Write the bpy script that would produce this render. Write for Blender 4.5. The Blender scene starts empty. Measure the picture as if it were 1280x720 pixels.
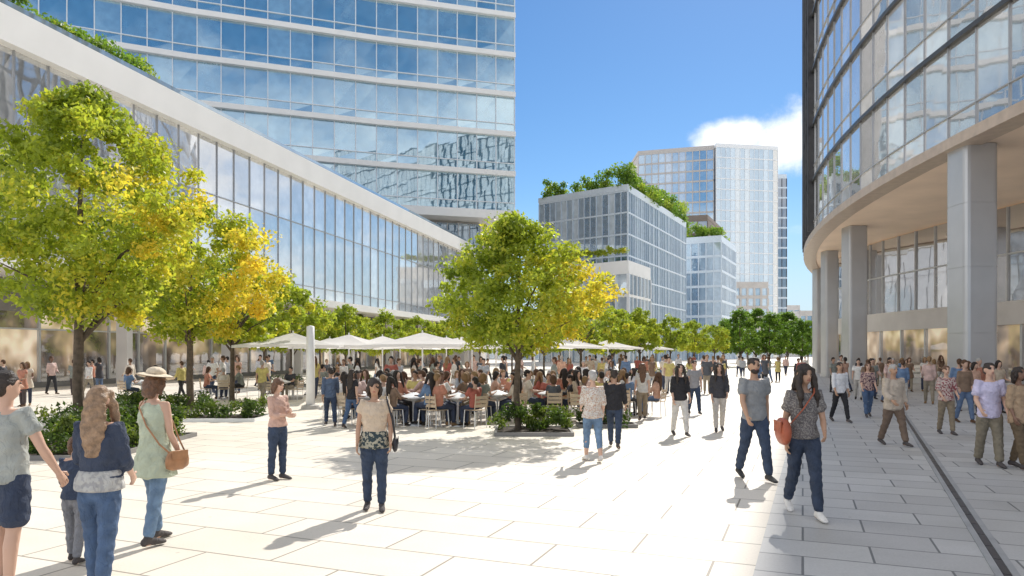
import bpy, math, random
import numpy as np
from mathutils import Vector, Matrix
random.seed(7); rng=np.random.default_rng(7)
D=bpy.data; SC=bpy.context.scene; COL=SC.collection
SC.view_settings.view_transform='Standard'; SC.view_settings.look='None'; SC.view_settings.exposure=0
rad=math.radians
# ---------------------------------------------------------------- materials
def new_mat(name):
    m=D.materials.new(name); m.use_nodes=True
    nt=m.node_tree; nt.nodes.clear()
    out=nt.nodes.new('ShaderNodeOutputMaterial')
    return m,nt,out
def N(nt,t,**k):
    n=nt.nodes.new(t)
    for a,b in k.items(): setattr(n,a,b)
    return n
def ramp(nt,stops,interp='LINEAR'):
    r=N(nt,'ShaderNodeValToRGB'); r.color_ramp.interpolation=interp
    e=r.color_ramp.elements
    e[0].position=stops[0][0]; e[0].color=(*stops[0][1],1)
    e[1].position=stops[1][0]; e[1].color=(*stops[1][1],1)
    for p,c in stops[2:]:
        x=e.new(p); x.color=(*c,1)
    return r
def mat(name,col,rough=.6,metal=0,var=.12,scale=3.,bump=0.,bscale=20.,emit=None,estr=0):
    m,nt,out=new_mat(name); L=nt.links
    tc=N(nt,'ShaderNodeTexCoord'); no=N(nt,'ShaderNodeTexNoise'); no.inputs['Scale'].default_value=scale; no.inputs['Detail'].default_value=5
    L.new(tc.outputs['Object'],no.inputs['Vector'])
    a=tuple(max(0,c*(1-var)) for c in col); b=tuple(min(1,c*(1+var)) for c in col)
    r=ramp(nt,[(.3,a),(.7,b)]); L.new(no.outputs['Fac'],r.inputs['Fac'])
    p=N(nt,'ShaderNodeBsdfPrincipled'); p.inputs['Roughness'].default_value=rough; p.inputs['Metallic'].default_value=metal
    L.new(r.outputs['Color'],p.inputs['Base Color'])
    if bump>0:
        n2=N(nt,'ShaderNodeTexNoise'); n2.inputs['Scale'].default_value=bscale; n2.inputs['Detail'].default_value=4
        L.new(tc.outputs['Object'],n2.inputs['Vector'])
        bm=N(nt,'ShaderNodeBump'); bm.inputs['Strength'].default_value=bump; bm.inputs['Distance'].default_value=.02
        L.new(n2.outputs['Fac'],bm.inputs['Height']); L.new(bm.outputs['Normal'],p.inputs['Normal'])
    if emit:
        p.inputs['Emission Color'].default_value=(*emit,1); p.inputs['Emission Strength'].default_value=estr
    L.new(p.outputs[0],out.inputs[0]); return m
def glass(name,tint,dark,light,base=.45,wav=.012,rough=.02,warm=False,wscale=.35,lit=0):
    m,nt,out=new_mat(name); L=nt.links
    g=N(nt,'ShaderNodeNewGeometry')
    st=[(0,dark),(.4,dark),(.65,tuple((a+b)/2 for a,b in zip(dark,light))),(.9,light)]
    if warm: st.append((1.,(.8,.55,.28)))  # a few panes coloured warm, as if lit from inside
    r=ramp(nt,st); L.new(g.outputs['Random Per Island'],r.inputs['Fac'])
    tc=N(nt,'ShaderNodeTexCoord'); n1=N(nt,'ShaderNodeTexNoise'); n1.inputs['Scale'].default_value=.9; n1.inputs['Detail'].default_value=3
    L.new(tc.outputs['Object'],n1.inputs['Vector'])
    mx=N(nt,'ShaderNodeMixRGB',blend_type='MULTIPLY'); mx.inputs[0].default_value=.55
    r2=ramp(nt,[(.35,(.55,.55,.55)),(.65,(1,1,1))]); L.new(n1.outputs['Fac'],r2.inputs['Fac'])
    L.new(r.outputs['Color'],mx.inputs[1]); L.new(r2.outputs['Color'],mx.inputs[2])
    if lit:   # the pane itself glows: lit-interior gradient painted in, no lamps behind
        sp=N(nt,'ShaderNodeSeparateXYZ'); L.new(tc.outputs['Object'],sp.inputs[0])
        n3=N(nt,'ShaderNodeTexNoise'); n3.inputs['Scale'].default_value=.7; n3.inputs['Detail'].default_value=1.5
        L.new(tc.outputs['Object'],n3.inputs['Vector'])
        hgt=N(nt,'ShaderNodeMapRange'); hgt.inputs['From Min'].default_value=.2; hgt.inputs['From Max'].default_value=3.2; hgt.inputs['To Min'].default_value=-.12; hgt.inputs['To Max'].default_value=.14; L.new(sp.outputs[2],hgt.inputs['Value'])
        pr=N(nt,'ShaderNodeMapRange'); pr.inputs['To Min'].default_value=-.16; pr.inputs['To Max'].default_value=.16; L.new(g.outputs['Random Per Island'],pr.inputs['Value'])
        a1=N(nt,'ShaderNodeMath',operation='ADD'); L.new(n3.outputs['Fac'],a1.inputs[0]); L.new(hgt.outputs[0],a1.inputs[1])
        a2=N(nt,'ShaderNodeMath',operation='ADD'); L.new(a1.outputs[0],a2.inputs[0]); L.new(pr.outputs[0],a2.inputs[1])
        r3=ramp(nt,[(.30,(.06,.05,.045)),(.5,(.22,.17,.13)),(.66,(.60,.44,.29)),(.82,(1.,.86,.66))]); L.new(a2.outputs[0],r3.inputs['Fac'])
        d0=N(nt,'ShaderNodeBsdfDiffuse'); L.new(r3.outputs['Color'],d0.inputs['Color'])
        em=N(nt,'ShaderNodeEmission'); em.inputs['Strength'].default_value=lit; L.new(r3.outputs['Color'],em.inputs['Color'])
        d=N(nt,'ShaderNodeAddShader'); L.new(d0.outputs[0],d.inputs[0]); L.new(em.outputs[0],d.inputs[1])
    else:
        d=N(nt,'ShaderNodeBsdfDiffuse'); L.new(mx.outputs[0],d.inputs['Color'])
    gl=N(nt,'ShaderNodeBsdfGlossy'); gl.inputs['Color'].default_value=(*tint,1); gl.inputs['Roughness'].default_value=rough
    n2=N(nt,'ShaderNodeTexNoise'); n2.inputs['Scale'].default_value=wscale; n2.inputs['Detail'].default_value=2
    L.new(tc.outputs['Object'],n2.inputs['Vector'])
    bm=N(nt,'ShaderNodeBump'); bm.inputs['Strength'].default_value=1; bm.inputs['Distance'].default_value=wav
    L.new(n2.outputs['Fac'],bm.inputs['Height']); L.new(bm.outputs['Normal'],gl.inputs['Normal'])
    f=N(nt,'ShaderNodeFresnel'); f.inputs['IOR'].default_value=1.6
    mr=N(nt,'ShaderNodeMapRange'); mr.inputs['To Min'].default_value=base; mr.inputs['To Max'].default_value=1
    L.new(f.outputs[0],mr.inputs['Value'])
    ms=N(nt,'ShaderNodeMixShader'); L.new(mr.outputs[0],ms.inputs[0]); L.new(d.outputs[0],ms.inputs[1]); L.new(gl.outputs[0],ms.inputs[2])
    L.new(ms.outputs[0],out.inputs[0]); return m
def leafmat(name,c0,c1,c2):
    m,nt,out=new_mat(name); L=nt.links
    at=N(nt,'ShaderNodeAttribute',attribute_name='tint'); g=N(nt,'ShaderNodeNewGeometry')
    ad=N(nt,'ShaderNodeMath',operation='MULTIPLY_ADD'); ad.inputs[1].default_value=.28; L.new(g.outputs['Random Per Island'],ad.inputs[0]); L.new(at.outputs['Fac'],ad.inputs[2])
    r=ramp(nt,[(0,c0),(.55,c1),(1,c2)]); L.new(ad.outputs[0],r.inputs['Fac'])
    d=N(nt,'ShaderNodeBsdfPrincipled'); d.inputs['Roughness'].default_value=.5; L.new(r.outputs['Color'],d.inputs['Base Color'])
    t=N(nt,'ShaderNodeBsdfTranslucent'); gm=N(nt,'ShaderNodeMixRGB',blend_type='MULTIPLY'); gm.inputs[0].default_value=1; gm.inputs[2].default_value=(1.55,1.55,1.0,1)
    L.new(r.outputs['Color'],gm.inputs[1]); L.new(gm.outputs[0],t.inputs['Color'])
    ms=N(nt,'ShaderNodeMixShader'); ms.inputs[0].default_value=.52; L.new(d.outputs[0],ms.inputs[1]); L.new(t.outputs[0],ms.inputs[2])
    L.new(ms.outputs[0],out.inputs[0]); return m
def cloth(name,col,kind='plain',col2=(.05,.05,.06),ps=22.,rough=.85):
    m,nt,out=new_mat(name); L=nt.links
    tc=N(nt,'ShaderNodeTexCoord'); no=N(nt,'ShaderNodeTexNoise'); no.inputs['Scale'].default_value=7; no.inputs['Detail'].default_value=6
    L.new(tc.outputs['Object'],no.inputs['Vector'])
    v=.3 if kind=='denim' else .16
    r=ramp(nt,[(.3,tuple(c*(1-v) for c in col)),(.72,tuple(min(1,c*(1+v)) for c in col))]); L.new(no.outputs['Fac'],r.inputs['Fac'])
    c=r.outputs['Color']
    if kind=='floral':
        vo=N(nt,'ShaderNodeTexNoise'); vo.inputs['Scale'].default_value=ps; vo.inputs['Detail'].default_value=1
        L.new(tc.outputs['Object'],vo.inputs['Vector'])
        rr=ramp(nt,[(.5,(0,0,0)),(.56,(1,1,1))]); L.new(vo.outputs['Fac'],rr.inputs['Fac'])
        mx=N(nt,'ShaderNodeMixRGB'); L.new(rr.outputs['Color'],mx.inputs[0]); L.new(c,mx.inputs[1]); mx.inputs[2].default_value=(*col2,1); c=mx.outputs[0]
    p=N(nt,'ShaderNodeBsdfPrincipled'); p.inputs['Roughness'].default_value=rough; L.new(c,p.inputs['Base Color'])
    n2=N(nt,'ShaderNodeTexNoise'); n2.inputs['Scale'].default_value=14; n2.inputs['Detail'].default_value=3; n2.inputs['Distortion'].default_value=1.2
    mp=N(nt,'ShaderNodeMapping'); mp.inputs['Scale'].default_value=(1,1,.6); L.new(tc.outputs['Object'],mp.inputs['Vector']); L.new(mp.outputs[0],n2.inputs['Vector'])
    bm=N(nt,'ShaderNodeBump'); bm.inputs['Strength'].default_value=1; bm.inputs['Distance'].default_value=.03
    L.new(n2.outputs['Fac'],bm.inputs['Height']); L.new(bm.outputs['Normal'],p.inputs['Normal'])
    L.new(p.outputs[0],out.inputs[0]); return m
def randmat(name,stops,usecolor=False,rough=.8,seed=1.):
    m,nt,out=new_mat(name); L=nt.links
    oi=N(nt,'ShaderNodeObjectInfo'); p=N(nt,'ShaderNodeBsdfPrincipled'); p.inputs['Roughness'].default_value=rough
    if usecolor: c=oi.outputs['Color']
    else:
        mu=N(nt,'ShaderNodeMath',operation='MULTIPLY'); mu.inputs[1].default_value=seed; L.new(oi.outputs['Random'],mu.inputs[0])
        fr=N(nt,'ShaderNodeMath',operation='FRACT'); L.new(mu.outputs[0],fr.inputs[0])
        r=ramp(nt,stops,'CONSTANT'); L.new(fr.outputs[0],r.inputs['Fac']); c=r.outputs['Color']
    tc=N(nt,'ShaderNodeTexCoord'); no=N(nt,'ShaderNodeTexNoise'); no.inputs['Scale'].default_value=9
    L.new(tc.outputs['Object'],no.inputs['Vector'])
    r2=ramp(nt,[(.3,(.7,.7,.7)),(.7,(1,1,1))]); L.new(no.outputs['Fac'],r2.inputs['Fac'])
    mx=N(nt,'ShaderNodeMixRGB',blend_type='MULTIPLY'); mx.inputs[0].default_value=1; L.new(c,mx.inputs[1]); L.new(r2.outputs['Color'],mx.inputs[2])
    L.new(mx.outputs[0],p.inputs['Base Color']); L.new(p.outputs[0],out.inputs[0]); return m
def paver(name,c1,c2,mort,bw,rh,rot,rough=.6,var=.18,ms=.012):
    m,nt,out=new_mat(name); L=nt.links
    tc=N(nt,'ShaderNodeTexCoord'); mp=N(nt,'ShaderNodeMapping'); mp.inputs['Rotation'].default_value=(0,0,rot)
    L.new(tc.outputs['Object'],mp.inputs['Vector'])
    b=N(nt,'ShaderNodeTexBrick'); b.offset=.5; b.inputs['Scale'].default_value=1; b.inputs['Brick Width'].default_value=bw; b.inputs['Row Height'].default_value=rh
    b.inputs['Mortar Size'].default_value=ms; b.inputs['Mortar Smooth'].default_value=.2; b.inputs['Bias'].default_value=0
    b.inputs['Color1'].default_value=(*c1,1); b.inputs['Color2'].default_value=(*c2,1); b.inputs['Mortar'].default_value=(*mort,1)
    L.new(mp.outputs[0],b.inputs['Vector'])
    n1=N(nt,'ShaderNodeTexNoise'); n1.inputs['Scale'].default_value=.7; n1.inputs['Detail'].default_value=8; n1.inputs['Roughness'].default_value=.65; L.new(mp.outputs[0],n1.inputs['Vector'])
    r=ramp(nt,[(.3,(1-var,1-var,1-var*1.1)),(.7,(1,1,1))]); L.new(n1.outputs['Fac'],r.inputs['Fac'])
    n3=N(nt,'ShaderNodeTexNoise'); n3.inputs['Scale'].default_value=45; n3.inputs['Detail'].default_value=3; L.new(mp.outputs[0],n3.inputs['Vector'])
    r3=ramp(nt,[(.3,(.9,.9,.9)),(.7,(1.,1.,1.))]); L.new(n3.outputs['Fac'],r3.inputs['Fac'])
    mx=N(nt,'ShaderNodeMixRGB',blend_type='MULTIPLY'); mx.inputs[0].default_value=1; L.new(b.outputs['Color'],mx.inputs[1]); L.new(r.outputs['Color'],mx.inputs[2])
    m2=N(nt,'ShaderNodeMixRGB',blend_type='MULTIPLY'); m2.inputs[0].default_value=1; L.new(mx.outputs[0],m2.inputs[1]); L.new(r3.outputs['Color'],m2.inputs[2])
    # small stains and chewing-gum spots
    vo=N(nt,'ShaderNodeTexVoronoi'); vo.inputs['Scale'].default_value=1.7; L.new(mp.outputs[0],vo.inputs['Vector'])
    r4=ramp(nt,[(.025,(.72,.70,.68)),(.04,(1,1,1))]); L.new(vo.outputs['Distance'],r4.inputs['Fac'])
    m3=N(nt,'ShaderNodeMixRGB',blend_type='MULTIPLY'); m3.inputs[0].default_value=.8; L.new(m2.outputs[0],m3.inputs[1]); L.new(r4.outputs['Color'],m3.inputs[2])
    p=N(nt,'ShaderNodeBsdfPrincipled'); L.new(m3.outputs[0],p.inputs['Base Color'])
    rr=N(nt,'ShaderNodeMapRange'); rr.inputs['To Min'].default_value=rough-.15; rr.inputs['To Max'].default_value=rough+.2; L.new(n1.outputs['Fac'],rr.inputs['Value']); L.new(rr.outputs[0],p.inputs['Roughness'])
    bm=N(nt,'ShaderNodeBump',invert=True); bm.inputs['Strength'].default_value=.6; bm.inputs['Distance'].default_value=.006; L.new(b.outputs['Fac'],bm.inputs['Height'])
    L.new(bm.outputs['Normal'],p.inputs['Normal']); L.new(p.outputs[0],out.inputs[0]); return m
# ---------------------------------------------------------------- mesh helpers
class MB:
    def __init__(s): s.v=[];s.f=[];s.m=[]
    def add(s,V,F,m=0):
        o=len(s.v); s.v+=[tuple(p) for p in V]; s.f+=[tuple(i+o for i in f) for f in F]; s.m+=[m]*len(F)
    def merge(s,o,m=None):
        k=len(s.v); s.v+=o.v; s.f+=[tuple(i+k for i in f) for f in o.f]; s.m+=(o.m if m is None else [m]*len(o.f)); return s
    def box(s,c,d,m=0,rz=0):
        x,y,z=[k/2 for k in d]; ca,sa=math.cos(rz),math.sin(rz); V=[]
        for i in range(8):
            a=x if i&1 else -x; b=y if i&2 else -y; e=z if i&4 else -z
            V.append((c[0]+a*ca-b*sa,c[1]+a*sa+b*ca,c[2]+e))
        s.add(V,[(0,2,3,1),(4,5,7,6),(0,1,5,4),(2,6,7,3),(0,4,6,2),(1,3,7,5)],m)
    def tube(s,P,R,n=12,m=0,cap=True,ref=None):
        P=[Vector(p) for p in P]; R=[(r,r) if not isinstance(r,(tuple,list)) else r for r in R]
        k=len(P); T=[]
        for i in range(k):
            t=(P[min(i+1,k-1)]-P[max(i-1,0)]); T.append(t.normalized())
        if cap:
            r0=min(R[0]); r1=min(R[-1])
            P=[P[0]-T[0]*r0*.45]+P+[P[-1]+T[-1]*r1*.45]; R=[(R[0][0]*.62,R[0][1]*.62)]+R+[(R[-1][0]*.62,R[-1][1]*.62)]; T=[T[0]]+T+[T[-1]]
        u=Vector(ref) if ref else Vector((1,0,0))
        if abs(T[0].dot(u))>.9: u=Vector((0,1,0))
        V=[];F=[]
        for i,(p,t) in enumerate(zip(P,T)):
            u=(u-t*u.dot(t)).normalized(); w=t.cross(u)
            for j in range(n):
                a=2*math.pi*j/n; V.append(p+u*math.cos(a)*R[i][0]+w*math.sin(a)*R[i][1])
        kk=len(P)
        for i in range(kk-1):
            for j in range(n):
                j2=(j+1)%n; F.append((i*n+j,i*n+j2,(i+1)*n+j2,(i+1)*n+j))
        V.append(P[0]-T[0]*min(R[0])*.3); V.append(P[-1]+T[-1]*min(R[-1])*.3)
        for j in range(n):
            F.append((len(V)-2,(j+1)%n,j)); F.append((len(V)-1,(kk-1)*n+j,(kk-1)*n+(j+1)%n))
        s.add(V,F,m)
    def ell(s,c,r,nu=14,nv=9,m=0):
        V=[(c[0],c[1],c[2]-r[2])]
        for i in range(1,nv):
            a=-math.pi/2+math.pi*i/nv
            for j in range(nu):
                b=2*math.pi*j/nu; V.append((c[0]+r[0]*math.cos(a)*math.cos(b),c[1]+r[1]*math.cos(a)*math.sin(b),c[2]+r[2]*math.sin(a)))
        V.append((c[0],c[1],c[2]+r[2])); F=[]
        for j in range(nu): F.append((0,1+(j+1)%nu,1+j)); F.append((len(V)-1,1+(nv-2)*nu+j,1+(nv-2)*nu+(j+1)%nu))
        for i in range(nv-2):
            for j in range(nu):
                j2=(j+1)%nu; a=1+i*nu; b=1+(i+1)*nu; F.append((a+j,a+j2,b+j2,b+j))
        s.add(V,F,m)
    def ribbon(s,pts,z0,z1,oi,oo,side=1,m=0):
        k=len(pts); V=[]
        for i in range(k):
            a=Vector(pts[max(i-1,0)]); b=Vector(pts[min(i+1,k-1)]); d=(b-a).normalized(); n=Vector((d.y,-d.x))*side; p=Vector(pts[i])
            A=p+n*oi; B=p+n*oo
            V+=[(A.x,A.y,z0),(B.x,B.y,z0),(B.x,B.y,z1),(A.x,A.y,z1)]
        F=[(0,1,2,3),(4*k-1,4*k-2,4*k-3,4*k-4)]
        for i in range(k-1):
            for j in range(4):
                j2=(j+1)%4; F.append((4*i+j,4*i+4+j,4*i+4+j2,4*i+j2))
        s.add(V,F,m)
    def prism(s,poly,z0,z1,m=0):
        k=len(poly); V=[(x,y,z0) for x,y in poly]+[(x,y,z1) for x,y in poly]
        F=[tuple(range(k))[::-1],tuple(range(k,2*k))]+[(i,(i+1)%k,k+(i+1)%k,k+i) for i in range(k)]
        s.add(V,F,m)
    def xf(s,fn): s.v=[tuple(fn(Vector(p))) for p in s.v]; return s
    def mesh(s,name,mats,smooth=False):
        me=D.meshes.new(name); me.from_pydata(s.v,[],s.f)
        for q in mats: me.materials.append(q)
        me.polygons.foreach_set('material_index',s.m); 
        if smooth: me.polygons.foreach_set('use_smooth',[True]*len(s.f))
        me.update(); return me
def thing(name,label,cat,loc=(0,0,0),group=None,me=None,rz=0,scale=1,kind=None):
    o=D.objects.new(name,me); COL.objects.link(o); o.location=loc; o.rotation_euler=(0,0,rz)
    o.scale=(scale,)*3 if not isinstance(scale,tuple) else scale
    o['label']=label; o['category']=cat
    if group: o['group']=group
    if kind: o['kind']=kind
    return o
def part(name,me,parent,world=False,label=None,kind=None,loc=None):
    o=D.objects.new(name,me); COL.objects.link(o); o.parent=parent
    if world: o.location=-parent.location
    if loc: o.location=loc
    if label: o['label']=label
    if kind: o['kind']=kind
    return o
def copy_thing(src,loc,rz=0,scale=1,label=None):
    c=src.copy(); COL.objects.link(c); c.location=loc; c.rotation_euler=(0,0,rz); c.scale=(scale,)*3 if not isinstance(scale,tuple) else scale
    for ch in src.children:
        k=ch.copy(); COL.objects.link(k); k.parent=c
    if label: c['label']=label
    return c
def struct(name,me):
    o=D.objects.new(name,me); COL.objects.link(o); o['kind']='structure'; o['label']=name.replace('_',' ')+' of the open city plaza'; o['category']=name.split('_')[-1]; return o
def resample(pts,pitch):
    out=[];
    L=[0]
    for a,b in zip(pts,pts[1:]): L.append(L[-1]+math.dist(a,b))
    n=max(1,round(L[-1]/pitch))
    for i in range(n+1):
        d=L[-1]*i/n
        for j in range(len(pts)-1):
            if d<=L[j+1]+1e-6:
                t=(d-L[j])/(L[j+1]-L[j]); out.append((pts[j][0]*(1-t)+pts[j+1][0]*t,pts[j][1]*(1-t)+pts[j+1][1]*t)); break
    return out
def curtain(parent,pts,floors,pitch,side,gl,fr,mw=.08,md=.12,rows=1,jit=.006,pname='window_strip',skipm=False,th=.08,zsplit=None):
    """floors: list of (z0,z1); one glazing strip per storey; one mullion frame mesh"""
    P=resample(pts,pitch); fm=MB()
    for (z0,z1) in floors:
        g=MB()
        zs=[z0+(z1-z0)*i/rows for i in range(rows+1)] if not zsplit else [z0+(z1-z0)*q for q in zsplit]
        for i in range(len(P)-1):
            a=Vector(P[i]);b=Vector(P[i+1]); d=(b-a).normalized(); n=Vector((d.y,-d.x))*side
            for r in range(len(zs)-1):
                V=[]
                for (p,z) in ((a,zs[r]),(b,zs[r]),(b,zs[r+1]),(a,zs[r+1])):
                    q=p+n*random.uniform(-jit,jit); V.append((q.x,q.y,z))
                g.add(V,[(0,1,2,3)] if side>0 else [(3,2,1,0)])
        part(pname,g.mesh(pname,[gl]),parent,True)
        for z in zs[1:-1]: fm.ribbon(P,z-th/2,z+th/2,-.05,md*.8,side)
    if not skipm:
        for i in range(len(P)):
            a=Vector(P[max(i-1,0)]);b=Vector(P[min(i+1,len(P)-1)]); d=(b-a).normalized(); n=Vector((d.y,-d.x))*side
            c=Vector(P[i])+n*(md/2-.03)
            for z0,z1 in floors: fm.box((c.x,c.y,(z0+z1)/2),(mw,md,z1-z0-.004),0,math.atan2(d.y,d.x))
        part('mullion_frame',fm.mesh('mullion_frame',[fr]),parent,True)
    return P
# ---------------------------------------------------------------- world, sun, camera
AZ=math.atan2(.380,.92); EL=rad(41)
w=D.worlds.new('World'); SC.world=w; w.use_nodes=True; nt=w.node_tree; L=nt.links; nt.nodes.clear()
wo=N(nt,'ShaderNodeOutputWorld'); bg=N(nt,'ShaderNodeBackground'); bg.inputs['Strength'].default_value=.15
sky=N(nt,'ShaderNodeTexSky'); sky.sky_type='NISHITA'; sky.sun_disc=False; sky.sun_elevation=EL; sky.sun_rotation=AZ; sky.dust_density=.1; sky.air_density=1.0; sky.ozone_density=3.5
tc=N(nt,'ShaderNodeTexCoord'); sx=N(nt,'ShaderNodeSeparateXYZ'); L.new(tc.outputs['Generated'],sx.inputs[0])
def M(op,a,b=None,c=None):
    n=N(nt,'ShaderNodeMath',operation=op)
    for i,x in enumerate((a,b,c)):
        if x is None: continue
        if isinstance(x,(int,float)): n.inputs[i].default_value=x
        else: L.new(x,n.inputs[i])
    return n.outputs[0]
zz=M('ADD',M('MAXIMUM',sx.outputs[2],0),.22)
cx=M('DIVIDE',sx.outputs[0],zz); cy=M('DIVIDE',sx.outputs[1],zz)
cb=N(nt,'ShaderNodeCombineXYZ'); L.new(cx,cb.inputs[0]); L.new(cy,cb.inputs[1])
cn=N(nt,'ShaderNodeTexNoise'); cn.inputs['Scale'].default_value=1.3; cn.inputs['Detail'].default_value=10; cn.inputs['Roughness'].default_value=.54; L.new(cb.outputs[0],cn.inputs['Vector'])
cn2=N(nt,'ShaderNodeTexNoise'); cn2.inputs['Scale'].default_value=9; cn2.inputs['Detail'].default_value=10; cn2.inputs['Roughness'].default_value=.62; L.new(tc.outputs['Generated'],cn2.inputs['Vector'])
def mr(v,a,b,c,d):
    n=N(nt,'ShaderNodeMapRange'); n.interpolation_type='SMOOTHSTEP'
    for i,x in zip(('From Min','From Max','To Min','To Max'),(a,b,c,d)): n.inputs[i].default_value=x
    L.new(v,n.inputs['Value']); return n.outputs[0]
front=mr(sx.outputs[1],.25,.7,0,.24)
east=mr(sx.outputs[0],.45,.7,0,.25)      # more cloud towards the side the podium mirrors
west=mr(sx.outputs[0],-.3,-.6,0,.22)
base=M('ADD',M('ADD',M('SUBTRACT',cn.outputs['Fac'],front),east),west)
cl1=mr(base,.38,.64,0,.85)  # clouds added mostly out of view, for brighter fill and whiter reflections
def hero(h,k):
    hd=Vector(h).normalized()
    dx=M('MULTIPLY',M('SUBTRACT',sx.outputs[0],hd.x),k[0]); dz=M('MULTIPLY',M('SUBTRACT',sx.outputs[2],hd.z),k[1]); 
    dy=M('MULTIPLY',M('SUBTRACT',sx.outputs[1],hd.y),1.5)
    q=M('SQRT',M('ADD',M('ADD',M('MULTIPLY',dx,dx),M('MULTIPLY',dz,dz)),M('MULTIPLY',dy,dy)))
    return mr(q,.0,1.,.36,-.35)
hv=M('MAXIMUM',hero((.40,1,.30),(6,9)),hero((.31,1,.30),(8,17)))
cl2=mr(M('ADD',cn2.outputs['Fac'],hv),.55,.88,0,.88)
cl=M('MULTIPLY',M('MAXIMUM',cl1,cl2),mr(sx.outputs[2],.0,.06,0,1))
hs=N(nt,'ShaderNodeHueSaturation'); hs.inputs['Saturation'].default_value=1.2; hs.inputs['Value'].default_value=.80; L.new(sky.outputs[0],hs.inputs['Color'])
hz=N(nt,'ShaderNodeMixRGB'); L.new(mr(sx.outputs[2],.0,.22,.85,0),hz.inputs[0]); L.new(hs.outputs[0],hz.inputs[1]); hz.inputs[2].default_value=(3.9,5.0,6.1,1)
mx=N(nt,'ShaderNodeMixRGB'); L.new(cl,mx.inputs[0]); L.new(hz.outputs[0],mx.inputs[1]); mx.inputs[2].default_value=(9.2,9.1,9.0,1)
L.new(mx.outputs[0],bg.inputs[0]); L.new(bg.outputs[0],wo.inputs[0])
sl=D.lights.new('sun','SUN'); sl.energy=5.; sl.angle=rad(.7); sl.color=(1,.95,.87); so=D.objects.new('sun',sl); COL.objects.link(so)
sd=Vector((math.sin(AZ)*math.cos(EL),math.cos(AZ)*math.cos(EL),math.sin(EL))); so.rotation_euler=(-sd).to_track_quat('-Z','Y').to_euler(); so.location=(20,40,60)
cam=D.cameras.new('camera'); co=D.objects.new('camera',cam); COL.objects.link(co); SC.camera=co
co.location=(0,0,1.9); co.rotation_euler=(rad(90),0,0); cam.lens=25.3; cam.sensor_width=36; cam.shift_y=.0625; cam.clip_end=4000; cam.clip_start=.05
def SX(px,Y): return (px-640)/900*Y       # where a street position lies, metres
# ---------------------------------------------------------------- shared materials
ROT=rad(22)
m_pave=paver('pale_limestone_paving',(.87,.80,.70),(.79,.72,.62),(.33,.29,.24),1.5,.75,ROT,var=.11)
m_grey=paver('grey_granite_paving',(.60,.59,.575),(.49,.48,.47),(.20,.20,.20),1.2,.6,ROT,rough=.5)
m_white=mat('white_painted_metal',(.84,.84,.83),.4,var=.04)
m_wband=mat('white_cladding',(.89,.885,.87),.45,var=.03,scale=.6)
m_steel=mat('grey_aluminium',(.55,.56,.57),.35,.2,var=.06)
m_lsteel=mat('pale_aluminium',(.78,.81,.84),.35,.1,var=.06)
m_dark=mat('dark_bronze_metal',(.07,.07,.075),.4,.4,var=.15)
m_silver=mat('silver_mullion',(.40,.41,.43),.3,.3,var=.06)
m_conc=mat('pale_concrete',(.42,.40,.37),.8,var=.12,scale=1.5,bump=.2)
m_dconc=mat('dark_stone',(.24,.23,.22),.7,var=.2,scale=.8)
m_soff=mat('timber_soffit',(.90,.72,.57),.5,var=.08,scale=.5)
m_col=mat('grey_clad_column',(.50,.51,.53),.28,.35,var=.06,scale=.8)
m_stone=mat('grey_stone_panel',(.58,.555,.53),.6,var=.08,scale=.7)
m_warm=mat('glowing_interior',(.5,.36,.22),.8,var=.6,scale=.9,emit=(1,.62,.32),estr=.25)  # core walls glow warm themselves, standing in for lit interiors
m_g_tower=glass('tower_glass',(.80,.95,1.0),(.12,.33,.52),(.36,.60,.76),.52,.007)
m_g_pod=glass('podium_glass',(1.,1.,1.),(.50,.53,.56),(.92,.92,.92),.46,.010)
m_g_right=glass('curved_building_glass',(1.,1.,1.),(.36,.36,.37),(.90,.89,.88),.48,.006)
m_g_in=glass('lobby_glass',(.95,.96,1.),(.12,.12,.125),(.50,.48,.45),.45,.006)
m_g_mid=glass('midrise_glass',(.82,.92,1.),(.10,.20,.32),(.68,.78,.87),.34,.004)
m_g_far=glass('highrise_glass',(.82,.92,1.),(.14,.27,.40),(.56,.66,.74),.46,.006,warm=True)
m_g_dark=glass('dark_glass',(.75,.8,.88),(.04,.06,.09),(.26,.29,.33),.36,.006,warm=True)
m_shopwin=glass('glowing_shop_window',(.85,.88,.92),(.1,.1,.1),(.2,.2,.2),.18,.005,lit=.48)
m_bark=mat('bark',(.12,.09,.065),.9,var=.35,scale=9,bump=.8,bscale=30)
m_leaf=leafmat('yellow_green_foliage',(.13,.21,.03),(.37,.43,.05),(.74,.57,.07))
m_leafg=leafmat('green_foliage',(.07,.15,.025),(.17,.28,.04),(.36,.41,.06))
m_shrub=leafmat('dark_shrub_foliage',(.03,.06,.015),(.07,.12,.02),(.16,.20,.04))
m_soil=mat('soil',(.05,.035,.025),.95,var=.3,scale=10)
m_wood=mat('oak_slat',(.58,.46,.33),.6,var=.2,scale=8)
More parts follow.
